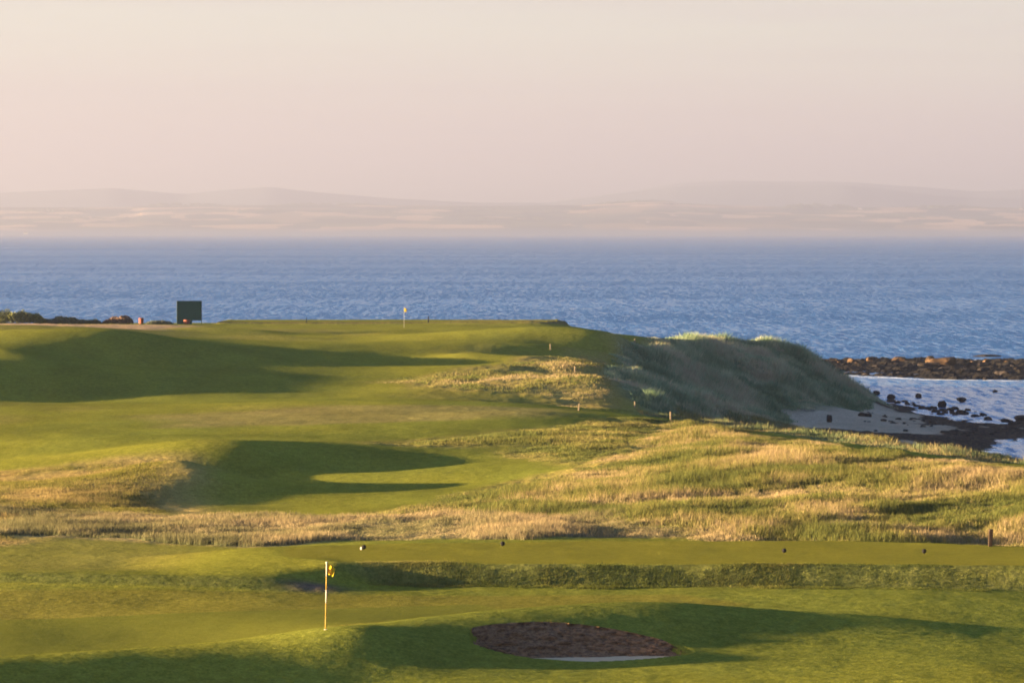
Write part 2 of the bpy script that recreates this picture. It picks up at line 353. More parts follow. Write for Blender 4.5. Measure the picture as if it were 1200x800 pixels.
class MB:
    """collects shapes for one mesh"""
    def __init__(s): s.v = []; s.f = []
    def add(s, v, f):
        o = len(s.v); s.v += [tuple(map(float, p)) for p in v]; s.f += [tuple(i+o for i in q) for q in f]; return s
    def box(s, x0, x1, y0, y1, z0, z1, bev=0.0):
        b = min(bev, (x1-x0)/3, (y1-y0)/3)
        r = [(x0+b,y0),(x1-b,y0),(x1,y0+b),(x1,y1-b),(x1-b,y1),(x0+b,y1),(x0,y1-b),(x0,y0+b)] if b > 0 else [(x0,y0),(x1,y0),(x1,y1),(x0,y1)]
        n = len(r); v = [(x, y, z0) for x, y in r]+[(x, y, z1) for x, y in r]
        f = [tuple(range(n-1, -1, -1)), tuple(range(n, 2*n))]+[(i, (i+1) % n, n+(i+1) % n, n+i) for i in range(n)]
        return s.add(v, f)
    def lathe(s, prof, n=16, c=(0, 0), lean=(0, 0)):
        v = []; f = []
        for r, z in prof:
            for i in range(n):
                a = 2*math.pi*i/n; v.append((c[0]+lean[0]*z+r*math.cos(a), c[1]+lean[1]*z+r*math.sin(a), z))
        for j in range(len(prof)-1):
            for i in range(n): f.append((j*n+i, j*n+(i+1) % n, (j+1)*n+(i+1) % n, (j+1)*n+i))
        f.append(tuple(range(n-1, -1, -1))); f.append(tuple(range((len(prof)-1)*n, len(prof)*n)))
        return s.add(v, f)
    def build(s, name, mat, parent=None, smooth=False):
        me = bpy.data.meshes.new(name); me.from_pydata(s.v, [], s.f); me.polygons.foreach_set('use_smooth', [smooth]*len(me.polygons)); me.update()
        return link(name, me, mat, parent)

# ------------------------------------------------------------------ the ground sheet
us = np.r_[np.linspace(-15000, -2300, 26), np.linspace(-2200, -180, 110), np.linspace(-150, 1350, 760), np.linspace(1380, 2600, 60), np.linspace(2800, 16000, 24)]
Ys = np.r_[np.linspace(8, 140, 40), 142+np.cumsum(np.interp(np.arange(900), [0, 20, 420, 700, 899], [.25, .09, .30, .6, .8]))]
Ys = np.r_[Ys, np.arange(Ys[-1]+.9, 640, .9), np.arange(642, 780, 4.0)]
UU, YY = np.meshgrid(us, Ys); XX = (UU-600)*YY/F
ZZ = height(XX, YY)
edge_fade = sm(-250, -900, XX)      # the land runs out level to the left
ZZ = ZZ*(1-edge_fade) + edge_fade*np.where(YY < 640, 8.5, -3)
rfade = sm(90, 200, XX); ZZ = ZZ*(1-rfade) - 4*rfade
ZZ = np.clip(ZZ, -5, 16)
# zones ------------------------------------------------
Xf, Yf, Zf = XX.ravel(), YY.ravel(), ZZ.ravel()
wob = fbm(Xf, Yf*.6, 5, 4, 11)*3.0
def zone(poly, soft=1.2, wobk=1.0):
    return 1-sm(-soft, soft, sdf(Xf, Yf, poly)+wob*wobk)
C_fair = np.array((.144, .150, .022)); C_green = np.array((.118, .124, .021)); C_rough = np.array((.20, .165, .055)); C_straw = np.array((.30, .22, .10))
C_marram = np.array((.09, .12, .075)); C_sand = np.array((.29, .24, .20)); C_weed = np.array((.035, .028, .030)); C_bank = np.array((.095, .105, .028)); C_deep = np.array((.098, .12, .022))
colr = np.tile(C_fair, (len(Xf), 1)); coarse = np.full(len(Xf), .18)
def paint(w, c, k=None):
    global colr, coarse
    colr = colr*(1-w[:, None])+np.asarray(c)*w[:, None]
    if k is not None: coarse = coarse*(1-w)+k*w
big = fbm(Xf, Yf*.5, 22, 4, 21)
paint(sm(.05, .4, big)*.55, C_deep)
paint(sm(.05, .4, -big)*.35, C_rough, .5)
Z_LEFT = hp([(-160,560),(0,552),(120,538),(215,532),(240,560),(260,600),(150,618),(0,640),(-160,640)])
Z_STRIP = hp([(-160,606),(0,600),(300,606),(600,608),(900,612),(1100,622),(1260,640),(1100,628),(900,629),(600,630),(400,633),(300,641),(150,634),(0,626),(-160,626)])
Z_RIGHT = hp([(440,603),(520,585),(640,555),(700,545),(780,500),(800,495),(870,506),(980,523),(1100,540),(1230,552)]) + [(45, 262), (45, 208), P(1230,640,204)[:2], P(1150,629,207)[:2], P(900,627,209)[:2], P(600,614,228)[:2]]
Z_SWALE = hp([(170,488),(400,474),(640,478),(660,488),(400,497),(200,500)])
Z_SHOULDER = hp([(430,448),(560,430),(620,420),(690,410),(770,402),(800,408),(740,424),(722,445),(745,482),(690,478),(640,465),(540,458)])
Z_MID = hp([(440,520),(700,490),(800,494),(760,520),(700,545),(640,545),(600,525)])
DUNE = [P(725,415,480)[:2], P(765,402,534)[:2], (25, 600), (40, 585), (41.5, 563)] + hp([(1030,475),(990,479),(930,485),(870,489),(800,489),(760,482),(728,460),(712,440)])
SEAWARD = [P(1400,560,246)[:2], P(1200,544,260)[:2], P(1050,527,284)[:2], P(900,507,316)[:2], P(800,491,350)[:2], P(740,487,376)[:2], P(770,480,440)[:2], P(860,487,500)[:2], (30, 470), (34, 420), (40, 370), (60, 300), (60, 250)]
paint(sm(10, 13, Xf)*sm(395, 405, Yf)*(1-sm(596, 600, Yf))*(Zf < 7.9), C_marram, .8)
paint(zone(Z_SWALE, 3)*.4, (.20, .15, .085), .5)
paint(zone(Z_MID, 2)*.8, (.17, .15, .045), .7)
paint(zone(Z_SHOULDER, 2)*.8, (.21, .17, .06), .8)
paint(zone(Z_LEFT, 2)*.85, (.25, .19, .075), .9)
paint(zone(Z_STRIP, 1, .2), (.22, .18, .085), 1.0)
paint(zone(Z_RIGHT, 1.5, .7), (.19, .16, .05), 1.0)
paint(zone(SEAWARD, 1.5, .5), C_marram, 1.0)
paint(zone(DUNE, 1.5, .5), C_marram, 1.0)
# dry tan strip on the skyline at the left
paint((1-sm(-38, -33, Xf))*sm(505, 515, Yf+wob)*(1-sm(575, 590, Yf)), (.36, .25, .15), .7)
# near green and tee are cut short
GREEN = [P(-150,762,163)[:2], P(0,764,162)[:2], P(300,747,168)[:2], P(420,735,172)[:2], P(600,709,179)[:2], P(560,706,183)[:2], P(400,712,181)[:2], P(0,724,177)[:2], P(-150,726,176)[:2]]
paint(zone(GREEN, .25, 0), C_green, .02)
apron = (1-sm(-.2, .8, sdf(Xf, Yf, [(-40, 168), (-40, 186.5), (-8, 186.5), (6, 186.8), (8, 183), (-2, 175), (-8, 168)])+wob*.2))*(1-zone(GREEN, .25, 0))
paint(apron*.7, (.150, .132, .024), .15)
paint(1-sm(-.3, .2, sdf(Xf, Yf, TEE)+.0), (.150, .143, .021), .04)
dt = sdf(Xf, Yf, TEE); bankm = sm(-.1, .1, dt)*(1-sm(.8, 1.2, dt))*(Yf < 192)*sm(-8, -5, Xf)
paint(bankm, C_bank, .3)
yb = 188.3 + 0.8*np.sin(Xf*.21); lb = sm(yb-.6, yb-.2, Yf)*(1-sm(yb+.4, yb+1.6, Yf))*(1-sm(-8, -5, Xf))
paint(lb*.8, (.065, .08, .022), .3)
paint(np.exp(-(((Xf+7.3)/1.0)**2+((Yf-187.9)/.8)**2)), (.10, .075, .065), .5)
# far platform bank and bunker face
d = sdf(Xf, Yf, PLAT); paint(sm(-.05, .1, d)*(1-sm(.7, 1.1, d)), (.10, .085, .04), .9)
paint(np.exp(-(((Xf-4.9)/2.0)**2+((Yf-551.5)/2.0)**2)), (.20, .13, .10), .7)
# beach: sand, then wrack and shingle towards the water
lowm = (1-sm(1.5, 2.2, Zf+fbm(Xf, Yf, 6, 3, 41)*.5))*(Xf > 8)*(Yf > 240)
back = (Yf > 600) & (Zf < 2.2); lowm = np.maximum(lowm, back*1.0)
paint(lowm, C_sand, .35)
n = fbm(Xf, Yf*.35, 7, 5, 51)
wr = sm(-.02, .10, n + .75*sm(.85, .15, Zf) + .45*np.exp(-((Yf-474)/9)**2)*sm(20, 30, Xf) - .22)
paint(lowm*wr, C_weed, .9)
coarse *= 1-sm(-.02, 0.1, bunk_in(Xf, Yf))*.5
nr_, nc_ = XX.shape
idx = np.arange(nr_*nc_).reshape(nr_, nc_)
quads = np.stack([idx[:-1, :-1], idx[:-1, 1:], idx[1:, 1:], idx[1:, :-1]], -1).reshape(-1, 4)
# fine relief
Zf = Zf + np.interp(Yf, [150, 600], [1, 1.6])*(coarse**1.5)*(1-.55*sm(-6, -9, Xf))*(fbm(Xf, Yf*.7, 1.6, 4, 61, .6)*.16 + fbm(Xf, Yf*.7, 6, 3, 66)*.14) + fbm(Xf, Yf*.6, 3.5, 3, 71)*.03
beach_v = lowm > .5
isb = beach_v[quads].sum(1) >= 3
zg = Zf
def sub_mesh(name, qs, mat):
    used = np.unique(qs); mp_ = np.full(len(Xf), -1, np.int64); mp_[used] = np.arange(len(used))
    me = np_mesh(name, np.stack([Xf[used], Yf[used], zg[used]], -1), mp_[qs]); set_col(me, 'zone', colr[used]); set_f(me, 'coarse', coarse[used])
    return tag(link(name, me, mat), kind='structure')
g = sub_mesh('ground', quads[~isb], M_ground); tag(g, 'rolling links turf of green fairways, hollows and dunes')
g = sub_mesh('beach', quads[isb], M_ground); tag(g, 'small sandy cove with dark wrack between dune and water')
_GZ = None
# lookup of the finished surface for planting
from mathutils.bvhtree import BVHTree
_flat = ZZ.copy(); _fz = Zf.reshape(ZZ.shape)
def surf(x, y):
    """height of the finished ground by bilinear lookup in the (u, Y) grid"""
    x = np.asarray(x, float); y = np.asarray(y, float); u = x*F/y+600
    j = np.clip(np.searchsorted(Ys, y)-1, 0, len(Ys)-2); i = np.clip(np.searchsorted(us, u)-1, 0, len(us)-2)
    fy = np.clip((y-Ys[j])/(Ys[j+1]-Ys[j]), 0, 1); fx = np.clip((u-us[i])/(us[i+1]-us[i]), 0, 1)
    return (_fz[j, i]*(1-fx)+_fz[j, i+1]*fx)*(1-fy)+(_fz[j+1, i]*(1-fx)+_fz[j+1, i+1]*fx)*fy
_GZ = surf(_GX, _GY)

# ------------------------------------------------------------------ the sea
def sea_mat():
    m, t, b = new_mat('sea water'); geo = nnode(t, 'ShaderNodeNewGeometry'); pos = geo.outputs['Position']
    # calm slicks: long bands across the water
    sl = noise(t, pos, .005, 5, .65, (.2, .8, 1)); mr = nnode(t, 'ShaderNodeMapRange'); mr.inputs[1].default_value = .40; mr.inputs[2].default_value = .60; mr.inputs[3].default_value = .72; mr.inputs[4].default_value = 1.15
    t.links.new(sl.outputs[0], mr.inputs[0])
    w1 = noise(t, pos, 1.1, 3, .6, (1, .09, 1)); w2 = noise(t, pos, .3, 3, .6, (1, .06, 1)); ca0 = nnode(t, 'ShaderNodeAttribute', attribute_name='calm'); inv = nnode(t, 'ShaderNodeMath', operation='SUBTRACT'); inv.inputs[0].default_value = 1; t.links.new(ca0.outputs['Fac'], inv.inputs[1]); w2v = nnode(t, 'ShaderNodeVectorMath', operation='SCALE'); w2v.inputs[0].default_value = (.15, .35, 0); t.links.new(inv.outputs[0], w2v.inputs['Scale']); w3 = noise(t, pos, 2.5, 2, .6, (1, .5, 1))
    def amp(v):
        k = nnode(t, 'ShaderNodeVectorMath', operation='SCALE'); k.inputs[0].default_value = v; t.links.new(mr.outputs[0], k.inputs['Scale']); return k.outputs[0]
    nrm = rough_normal(t, [(w1.outputs['Color'], amp((.45, 1.0, 0))), (w2.outputs['Color'], w2v.outputs[0]), (w3.outputs['Color'], amp((.3, .5, 0)))])
    # waves are seen from their near faces
    ad = nnode(t, 'ShaderNodeVectorMath', operation='ADD'); t.links.new(nrm, ad.inputs[0]); ca = nnode(t, 'ShaderNodeAttribute', attribute_name='calm'); cm = nnode(t, 'ShaderNodeMath', operation='MULTIPLY_ADD'); t.links.new(ca.outputs['Fac'], cm.inputs[0]); cm.inputs[1].default_value = .14; cm.inputs[2].default_value = -.20; cx = nnode(t, 'ShaderNodeCombineXYZ'); cm2 = nnode(t, 'ShaderNodeMath', operation='MULTIPLY'); t.links.new(cm.outputs[0], cm2.inputs[0]); t.links.new(mr.outputs[0], cm2.inputs[1]); t.links.new(cm2.outputs[0], cx.inputs[1]); t.links.new(cx.outputs[0], ad.inputs[1])
    no = nnode(t, 'ShaderNodeVectorMath', operation='NORMALIZE'); t.links.new(ad.outputs[0], no.inputs[0])
    t.links.new(no.outputs[0], b.inputs['Normal'])
    b.inputs['Base Color'].default_value = (.025, .100, .265, 1); b.inputs['Roughness'].default_value = .22; b.inputs['IOR'].default_value = 1.33
    # surf where it breaks on the rocks
    fa = nnode(t, 'ShaderNodeAttribute', attribute_name='surf'); fn = noise(t, pos, .9, 5, .7, (.6, .25, 1))
    su = nnode(t, 'ShaderNodeMath', operation='MULTIPLY_ADD'); t.links.new(fa.outputs['Fac'], su.inputs[0]); su.inputs[1].default_value = .5; t.links.new(fn.outputs[0], su.inputs[2])
    fr = nnode(t, 'ShaderNodeMapRange'); fr.inputs[1].default_value = .80; fr.inputs[2].default_value = .92; t.links.new(su.outputs[0], fr.inputs[0])
    fd = nnode(t, 'ShaderNodeBsdfDiffuse'); fd.inputs['Color'].default_value = (.75, .78, .8, 1)
    mxs = nnode(t, 'ShaderNodeMixShader'); out = next(n for n in t.nodes if n.type == 'OUTPUT_MATERIAL')
    t.links.new(fr.outputs[0], mxs.inputs[0]); t.links.new(b.outputs[0], mxs.inputs[1]); t.links.new(fd.outputs[0], mxs.inputs[2]); t.links.new(mxs.outputs[0], out.inputs['Surface'])
    return m
M_sea = sea_mat()
sx = np.r_[-60000, -20000, -5000, -800, np.linspace(-100, 120, 221), 800, 5000, 20000, 60000]
sy = np.r_[-2000, 0, 200, np.linspace(380, 860, 241), 1000, 1500, 3000, 8000, 20000, 60000]
SX, SY = np.meshgrid(sx, sy)
REEF = [(33, 770), (40, 736), (46, 704), (56, 688), (70, 680), (84, 686), (100, 690), (125, 700), (160, 720), (160, 750), (125, 775), (100, 785), (80, 790), (60, 795), (45, 790)]
rd = sdf(SX, SY, REEF); bedz = np.where((SY > 400) & (SY < 660) & (np.abs(SX) < 75), surf(SX, np.clip(SY, 145, 700)), -9)
surf_k = np.clip(1-np.abs(rd)/7, 0, 1)*.8 + np.clip(1-np.abs(bedz+.12)/.35, 0, 1)*.65
surf_k = np.maximum(surf_k, .34*np.exp(-((SX-75)/32)**2-((SY-640)/75)**2))
idx = np.arange(SX.size).reshape(SX.shape); q = np.stack([idx[:-1, :-1], idx[:-1, 1:], idx[1:, 1:], idx[1:, :-1]], -1).reshape(-1, 4)
me = np_mesh('sea', np.stack([SX.ravel(), SY.ravel(), np.zeros(SX.size)], -1), q); set_f(me, 'surf', surf_k.ravel()); set_f(me, 'calm', (sm(35, 50, SX)*sm(400, 460, SY)*(1-sm(700, 740, SY))).ravel())
tag(link('sea', me, M_sea), 'wide blue firth with small wind ripples', kind='structure')

# ------------------------------------------------------------------ far shore and hills
def land_mat():
    m, t, b = new_mat('far farmland'); geo = nnode(t, 'ShaderNodeNewGeometry')
    mm = nnode(t, 'ShaderNodeMapping'); mm.inputs['Scale'].default_value = (.0022, .0013, 0); t.links.new(geo.outputs['Position'], mm.inputs[0])
    dn = noise(t, mm.outputs[0], 1.2, 2); vadd = nnode(t, 'ShaderNodeMixRGB'); vadd.inputs[0].default_value = .3; t.links.new(mm.outputs[0], vadd.inputs[1]); t.links.new(dn.outputs['Color'], vadd.inputs[2])
    vo = nnode(t, 'ShaderNodeTexVoronoi'); vo.distance = 'CHEBYCHEV'; vo.inputs['Scale'].default_value = 3.2; t.links.new(vadd.outputs[0], vo.inputs['Vector'])
    r = nnode(t, 'ShaderNodeValToRGB'); c = r.color_ramp; c.interpolation = 'CONSTANT'
    cols = [(0, (.02, .045, .055)), (.2, (.42, .30, .22)), (.34, (.06, .09, .09)), (.5, (.50, .36, .27)), (.62, (.02, .04, .05)), (.74, (.2, .16, .12)), (.86, (.09, .11, .08))]
    c.elements[0].color = (*cols[0][1], 1); c.elements[1].position = cols[1][0]; c.elements[1].color = (*cols[1][1], 1)
    for p, k in cols[2:]: e = c.elements.new(p); e.color = (*k, 1)
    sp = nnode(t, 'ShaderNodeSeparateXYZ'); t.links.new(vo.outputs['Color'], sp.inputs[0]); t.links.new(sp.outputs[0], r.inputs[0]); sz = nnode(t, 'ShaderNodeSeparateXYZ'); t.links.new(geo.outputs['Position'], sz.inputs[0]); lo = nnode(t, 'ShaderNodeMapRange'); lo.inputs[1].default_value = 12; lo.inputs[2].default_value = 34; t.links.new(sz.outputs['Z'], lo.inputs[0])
    lm = nnode(t, 'ShaderNodeMixRGB'); lm.inputs[1].default_value = (.09, .16, .29, 1); t.links.new(lo.outputs[0], lm.inputs[0]); t.links.new(r.outputs[0], lm.inputs[2])  # bluish haze along the coast's foot, put into the land colour by height
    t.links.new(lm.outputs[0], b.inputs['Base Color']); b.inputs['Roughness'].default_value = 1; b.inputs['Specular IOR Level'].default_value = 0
    return m
def strip(name, y0, y1, prof, mat, label, foot=-5, seed=1, rough=6, nx=500, ny=60, x0=-.25, x1=1.25):
    """hilly land rising from y0 to its crest at y1; prof gives crest row by photo column"""
    uu = np.linspace(x0*1200-1500, x1*1200+1500, nx); tt = np.linspace(0, 1.35, ny); A, T = np.meshgrid(uu, tt)
    Y = y0+(y1-y0)*T; X = (A-600)*Y/F
    crest = np.interp(A, [p[0] for p in prof], [p[1] for p in prof]); zc = H-(crest-V0)*y1/F
    sh = np.where(T < 1, sm(-.05, 1, T)**.85, 1-sm(1, 1.4, T)*.8)
    Z = foot + (zc-foot)*sh + fbm(X, Y, (y1-y0)/4, 5, seed)*rough*np.clip(T*4, 0, 1)
    id_ = np.arange(X.size).reshape(X.shape); qq = np.stack([id_[:-1, :-1], id_[:-1, 1:], id_[1:, 1:], id_[1:, :-1]], -1).reshape(-1, 4)
    me = np_mesh(name, np.stack([X.ravel(), Y.ravel(), Z.ravel()], -1), qq)
    return tag(link(name, me, mat), label, kind='structure'), (A, T, X, Y, Z)
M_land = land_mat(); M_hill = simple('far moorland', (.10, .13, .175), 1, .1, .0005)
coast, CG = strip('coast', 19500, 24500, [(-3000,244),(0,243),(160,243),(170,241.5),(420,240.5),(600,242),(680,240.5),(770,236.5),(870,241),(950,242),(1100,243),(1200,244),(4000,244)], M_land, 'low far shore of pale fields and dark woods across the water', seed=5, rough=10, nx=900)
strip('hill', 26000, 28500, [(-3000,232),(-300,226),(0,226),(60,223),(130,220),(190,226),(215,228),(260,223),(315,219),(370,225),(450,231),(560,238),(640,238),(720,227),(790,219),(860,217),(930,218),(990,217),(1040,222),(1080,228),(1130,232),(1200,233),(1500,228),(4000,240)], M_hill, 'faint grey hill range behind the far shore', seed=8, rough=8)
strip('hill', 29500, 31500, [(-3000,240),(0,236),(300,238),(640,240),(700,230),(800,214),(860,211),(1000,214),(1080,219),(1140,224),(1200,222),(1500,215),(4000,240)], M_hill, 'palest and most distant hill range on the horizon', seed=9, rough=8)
# woods on the far shore
def far_surf(u, Y):
    A, T, X, Yg, Z = CG; t = (Y-19500)/5000; j = int(np.clip(np.searchsorted(T[:, 0], t)-1, 0, len(T)-2)); i = int(np.clip(np.searchsorted(A[0], u)-1, 0, A.shape[1]-2)); return float(Z[j, i])
def blobs(name, items, mat, label):
    V = []; Fc = []; nb = 0
    for x, y, z, rx, ry, rz in items:
        n, mrows = 7, 4
        for j in range(mrows+1):
            for i in range(n):
                a = 2*math.pi*i/n; p = math.pi/2*j/mrows; k = random.uniform(.75, 1.2)
                V.append((x+rx*k*math.cos(a)*math.cos(p), y+ry*k*math.sin(a)*math.cos(p), z+rz*k*math.sin(p)-rz*.15))
        for j in range(mrows):
            for i in range(n): Fc.append((nb+j*n+i, nb+j*n+(i+1) % n, nb+(j+1)*n+(i+1) % n, nb+(j+1)*n+i))
        nb += n*(mrows+1)
    o = link(name, np_mesh(name, V, Fc), mat); return tag(o, label, kind='stuff')
M_wood = simple('far woodland', (.035, .05, .03), 1, .2, .01)
it = []
for (u0, u1, Y, hh, n) in ((918, 1000, 23500, 26, 60), (700, 790, 24300, 14, 50), (160, 260, 24200, 16, 50), (20, 120, 23000, 14, 40), (330, 440, 24300, 12, 50), (1060, 1160, 23800, 14, 50), (640, 700, 23000, 12, 30), (480, 600, 23200, 10, 40), (240, 330, 22500, 10, 40), (60, 160, 21800, 9, 40), (780, 860, 22500, 10, 40), (560, 640, 21800, 9, 30), (1000,1100,22200,9,40)):
    for k in range(n):
        u = random.uniform(u0, u1); y = Y+random.uniform(-120, 120); e = 1-abs((u-u0)/(u1-u0)*2-1)**3
        it.append(((u-600)*y/F, y, far_surf(u, y), random.uniform(10, 24), random.uniform(12, 30), hh*random.uniform(.6, 1.1)*(.4+.6*e)))
blobs('woodland', it, M_wood, 'dark woods on the far shore')

# haze of the air
hb = MB().box(-42000, 42000, -900, 40000, -7, 350).build('haze', None); tag(hb, 'pale evening haze over the firth', kind='stuff')
mh = bpy.data.materials.new('haze air'); mh.use_nodes = True; t = mh.node_tree; t.nodes.clear()
o_ = t.nodes.new('ShaderNodeOutputMaterial'); pv = t.nodes.new('ShaderNodeVolumePrincipled'); pv.inputs['Color'].default_value = (.72, .758, .965, 1); pv.inputs['Density'].default_value = 8.5e-5; pv.inputs['Anisotropy'].default_value = 0.76
t.links.new(pv.outputs[0], o_.inputs['Volume']); hb.data.materials.append(mh)

# ------------------------------------------------------------------ grass that stands up
def blades(name, n_try, poly, hmin, hmax, wd, palette, label, dens=None, lean=.35, tufts=True, per=14, spread=.16, seed=1, taper=True, tipc=(1.22, 1.12, .95)):
    r = np.random.default_rng(seed); px = [p[0] for p in poly]; py = [p[1] for p in poly]
    nt_ = n_try//per
    x = r.uniform(min(px)-1, max(px)+1, nt_); y = r.uniform(min(py)-1, max(py)+1, nt_)
    k = sdf(x, y, poly)+fbm(x, y, 4, 3, 5)*2 < 0
    if dens is not None: k &= r.random(nt_) < dens(x, y)
    x = x[k]; y = y[k]; m = len(x)
    ed = sm(.0, 3.5, -(sdf(x, y, poly)+fbm(x, y, 4, 3, 5)*2)) if taper else 1.0
    hs = (.25+.75*ed)*(hmin+(hmax-hmin)*np.clip(.5+fbm(x, y, 5, 4, seed+3)*1.5, 0, 1))*r.uniform(.7, 1.2, m)
    ci = np.clip(.45+fbm(x, y*.8, 4.5, 4, seed+9)*1.1+r.normal(0, .17, m), 0, .999)
    pal = np.array(palette); cc = pal[(ci*len(pal)).astype(int)]*r.uniform(.8, 1.2, (m, 1))
    X = np.repeat(x, per)+r.normal(0, spread, m*per); Y = np.repeat(y, per)+r.normal(0, spread, m*per)
    hh = np.repeat(hs, per)*r.uniform(.5, 1.1, m*per); c = np.repeat(cc, per, 0)*r.uniform(.85, 1.15, (m*per, 1)); Z = surf(X, Y)-.03
    N = len(X); ang = r.uniform(0, 2*np.pi, N); wx = np.cos(ang)*wd*.5; wy = np.sin(ang)*wd*.5
    la = r.normal(.9, 1.4, N); lx = np.cos(la)*hh*lean*r.uniform(.3, 1.2, N); ly = np.sin(la)*hh*lean*r.uniform(.3, 1.2, N)
    V = np.empty((N, 5, 3))
    V[:, 0] = np.stack([X-wx, Y-wy, Z], -1); V[:, 1] = np.stack([X+wx, Y+wy, Z], -1)
    V[:, 2] = np.stack([X+wx*.75+lx*.4, Y+wy*.75+ly*.4, Z+hh*.6], -1); V[:, 3] = np.stack([X-wx*.75+lx*.4, Y-wy*.75+ly*.4, Z+hh*.6], -1)
    V[:, 4] = np.stack([X+lx, Y+ly, Z+hh], -1)
    b = (np.arange(N)*5)[:, None]
    f = np.concatenate([b+np.array([[0, 1, 2]]), b+np.array([[0, 2, 3]]), b+np.array([[3, 2, 4]])], 0)
    me = np_mesh(name, V.reshape(-1, 3), f, False)
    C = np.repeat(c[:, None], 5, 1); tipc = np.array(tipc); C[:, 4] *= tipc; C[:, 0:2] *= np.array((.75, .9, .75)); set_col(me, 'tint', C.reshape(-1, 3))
    return tag(link(name, me, M_blade), label, kind='stuff')
GOLD = [(.075,.09,.03), (.10,.11,.035), (.13,.13,.045), (.155,.145,.06), (.19,.165,.08), (.24,.195,.12)]
PALE = [(.11,.11,.06), (.15,.14,.08), (.19,.165,.10), (.23,.19,.12)]
MARR = [(.10,.16,.10), (.155,.23,.15), (.22,.275,.185), (.29,.31,.22), (.34,.30,.22)]
MARR2 = [(.08,.11,.06), (.11,.13,.07), (.14,.14,.08), (.17,.15,.09)]
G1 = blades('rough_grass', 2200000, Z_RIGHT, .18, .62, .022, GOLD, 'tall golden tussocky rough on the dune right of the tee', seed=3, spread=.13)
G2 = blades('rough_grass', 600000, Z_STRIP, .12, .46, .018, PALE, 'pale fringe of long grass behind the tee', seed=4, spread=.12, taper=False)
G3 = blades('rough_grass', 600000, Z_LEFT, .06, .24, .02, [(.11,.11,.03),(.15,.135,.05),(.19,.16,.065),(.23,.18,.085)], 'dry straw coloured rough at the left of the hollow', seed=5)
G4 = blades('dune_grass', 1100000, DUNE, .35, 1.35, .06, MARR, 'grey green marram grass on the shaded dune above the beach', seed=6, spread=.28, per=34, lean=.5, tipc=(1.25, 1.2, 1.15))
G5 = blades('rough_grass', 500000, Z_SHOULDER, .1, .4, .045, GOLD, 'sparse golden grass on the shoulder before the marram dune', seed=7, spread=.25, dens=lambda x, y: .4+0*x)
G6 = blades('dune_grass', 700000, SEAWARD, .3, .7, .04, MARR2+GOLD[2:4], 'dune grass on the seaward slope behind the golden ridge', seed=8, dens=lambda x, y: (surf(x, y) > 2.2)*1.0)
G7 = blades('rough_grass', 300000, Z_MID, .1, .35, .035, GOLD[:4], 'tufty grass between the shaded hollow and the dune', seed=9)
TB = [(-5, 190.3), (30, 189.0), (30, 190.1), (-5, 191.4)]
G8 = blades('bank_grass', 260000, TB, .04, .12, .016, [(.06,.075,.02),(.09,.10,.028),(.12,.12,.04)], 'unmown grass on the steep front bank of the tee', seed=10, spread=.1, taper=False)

# ------------------------------------------------------------------ near bunker
M_face = new_mat('revetted turf'); m, t, b = M_face; M_face = m
geo = nnode(t, 'ShaderNodeTexCoord'); n1 = noise(t, geo.outputs['Object'], 5, 7, .8, (1, 1, 3)); r = nnode(t, 'ShaderNodeValToRGB')
r.color_ramp.elements[0].position = .35; r.color_ramp.elements[0].color = (.025, .009, .006, 1); r.color_ramp.elements[1].position = .66; r.color_ramp.elements[1].color = (.26, .14, .075, 1)
t.links.new(n1.outputs[0], r.inputs[0]); t.links.new(r.outputs[0], b.inputs['Base Color']); b.inputs['Roughness'].default_value = .95
n2 = noise(t, geo.outputs['Object'], 14, 3, .7, (1, 1, 3)); t.links.new(rough_normal(t, [(n2.outputs['Color'], (1.5, 1.5, 1.5))]), b.inputs['Normal'])
M_sand = simple('bunker sand', (.44, .34, .25), .95, .12, 5)
bk = empty('bunker', (0, 168, 5.8)); tag(bk, 'grass mound bunker with dark revetted turf face and pale sand strip', 'bunker')
nx, nz = 170, 26
fv = []; ff = []
for i in range(nx+1):
    tX = i/nx; x = BUNK_X0+.08+(BUNK_X1-BUNK_X0-.3)*tX; yt = float(bunk_top(x)); zt = float(surf(np.array([x]), np.array([yt+.25]))[0])+.03-.2*float(sm(.88, 1, tX))
    yb_ = yt-1.3*math.sin(math.pi*min(max(tX, .02), .98))**.5
    for j in range(nz+1):
        s = j/nz; layer = (j % 3)*.03
        y = yb_+(yt+.12-yb_)*s**.9; z = 5.74+(zt-5.74)*s
        nzz = float(vnoise(np.array([x*3.]), np.array([z*9.]), 5)[0])*.18+float(vnoise(np.array([x*9.]), np.array([z*16.]), 6)[0])*.12
        fv.append((x, y-168-layer+nzz-.1, z-5.8))
for i in range(nx):
    for j in range(nz): a = i*(nz+1)+j; ff.append((a, a+nz+1, a+nz+2, a+1))
link('revetted_face', np_mesh('revetted_face', fv, ff), M_face, bk)
sv = []; sf = []; nxs = 60
for i in range(nxs+1):
    tX = i/nxs; x = BUNK_X0+(BUNK_X1-BUNK_X0)*tX; s = math.sin(math.pi*tX)
    lo = 166.0-2.0*s**.7+1.1*tX+.25; hi = float(bunk_top(x))-.6
    for j in range(9):
        f_ = j/8; y = lo+(max(hi, lo+.1)-lo)*f_; z = 5.86+.10*tX-.04*math.sin(math.pi*f_)+.08*f_
        sv.append((x, y-168, z-5.8))
for i in range(nxs):
    for j in range(8): a = i*9+j; sf.append((a, a+9, a+10, a+1))
link('sand', np_mesh('sand', sv, sf), M_sand, bk)

bx_ = np.linspace(BUNK_X0-.1, BUNK_X1-.5, 40); lip = [(float(x), float(bunk_top(x))-.02) for x in bx_]+[(float(x), float(bunk_top(x))+.32) for x in bx_[::-1]]
blades('bank_grass', 60000, lip, .05, .15, .018, [(.09,.10,.03),(.13,.12,.045),(.19,.15,.08)], 'ragged grass hanging over the lip of the bunker', seed=14, spread=.05, taper=False, per=10)
